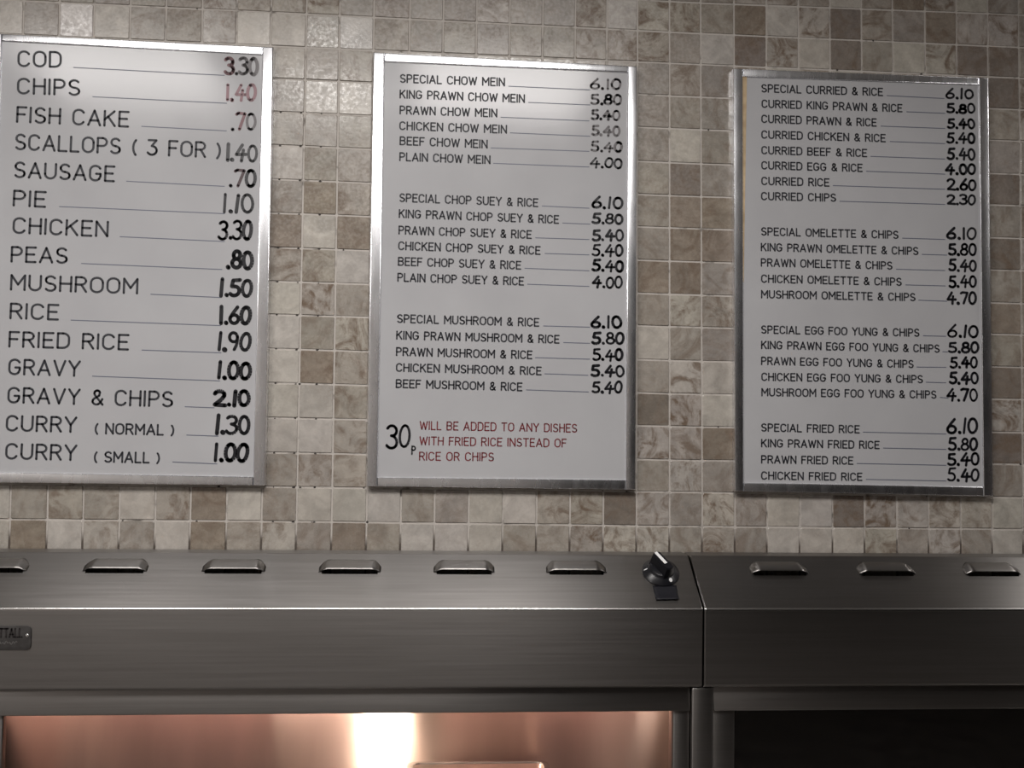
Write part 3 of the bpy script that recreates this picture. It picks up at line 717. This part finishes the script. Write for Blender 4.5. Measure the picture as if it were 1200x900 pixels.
# black square label under the knob
t = bmesh.new(); cs = [on_slope(*p) for p in ((764.6, 687.2), (792.6, 686.6), (795.4, 703.6), (769, 704.2))]; nn = Vector((0, ny_, nz_))
NS = 8; rowsv = []
for k in range(NS + 1):
    f = k / NS; L_, R_2 = cs[0].lerp(cs[3], f), cs[1].lerp(cs[2], f); lift = .0012 + .0022 * max(0, f - .55) ** 1.5 * 4
    rowsv.append([t.verts.new(L_.lerp(R_2, m / 6) + nn * lift) for m in range(7)])
for k in range(NS):
    for m in range(6): t.faces.new((rowsv[k][m], rowsv[k][m + 1], rowsv[k + 1][m + 1], rowsv[k + 1][m]))
bmesh.ops.recalc_face_normals(t, faces=t.faces[:])
tp = mesh_obj('label_square', t, M_tape, rl); md = tp.modifiers.new('thick', 'SOLIDIFY'); md.thickness = .0014; md.offset = 0
tp['label'] = 'black square label below the knob'

# food pan on the shelf inside the lit cupboard
xa, xb = at(476, 893, -.09).x, at(646, 893, -.09).x; zr = at(560, 892, -.036).z
pan = thing('food_pan', 'steel food pan rim inside the warm lit window of the left range', 'food pan', ((xa + xb) / 2, -.0825, .62))
def pan_ring(x, y, r, z):
    out = []
    for cx, cy, a in ((x - r, y - r, 0), (-x + r, y - r, 90), (-x + r, -y + r, 180), (x - r, -y + r, 270)):
        for k in range(6): tt = math.radians(a + 18 * k); out.append((cx + r * math.cos(tt), cy + r * math.sin(tt), z))
    return out
def loft(rings, cap0=True):
    bm = bmesh.new(); R = [[bm.verts.new(p) for p in r] for r in rings]; n = len(R[0])
    for a, b in zip(R, R[1:]):
        for k in range(n): bm.faces.new((a[k], a[(k + 1) % n], b[(k + 1) % n], b[k]))
    if cap0: bm.faces.new(R[0])
    bmesh.ops.recalc_face_normals(bm, faces=bm.faces[:]); return bm
hx = (xb - xa) / 2; hz = zr - .62
pb = mesh_obj('pan_body', loft([pan_ring(hx - .03, .028, .012, .001), pan_ring(hx - .012, .040, .014, hz - .003)]), M_inner, pan)
md = pb.modifiers.new('thick', 'SOLIDIFY'); md.thickness = .001; md.offset = 1
mesh_obj('pan_rim', loft([pan_ring(hx - .0122, .0398, .014, hz - .003), pan_ring(hx - .0118, .0405, .014, hz), pan_ring(hx - .001, .0475, .018, hz), pan_ring(hx, .048, .018, hz - .004), pan_ring(hx - .0122, .0398, .014, hz - .003)], False), M_rivet, pan)

# main heat lamp in the left cupboard, plus weak warm fill lights added
def heat(u, power, wid, col=(1.0, .62, .42)):
    o = area('heat_or_fill_light', (at(u, 860, -.016).x, -.088, ZBOT - .022), wid, .014, power, col)
    d = Vector((0, .6, -1)); o.rotation_euler = d.to_track_quat('-Z', 'Y').to_euler()
    return o
heat(447, 8, .086, (1.0, .77, .62))
heat(362, .34, .17, (1.0, .66, .54)); heat(45, .2, .2, (1.0, .54, .42)); heat(205, .27, .34, (1.0, .50, .41)); heat(640, .27, .42, (1.0, .52, .42)); heat(752, .26, .14, (1.0, .74, .62))  # weak lights added to give the lining its warm tone bands
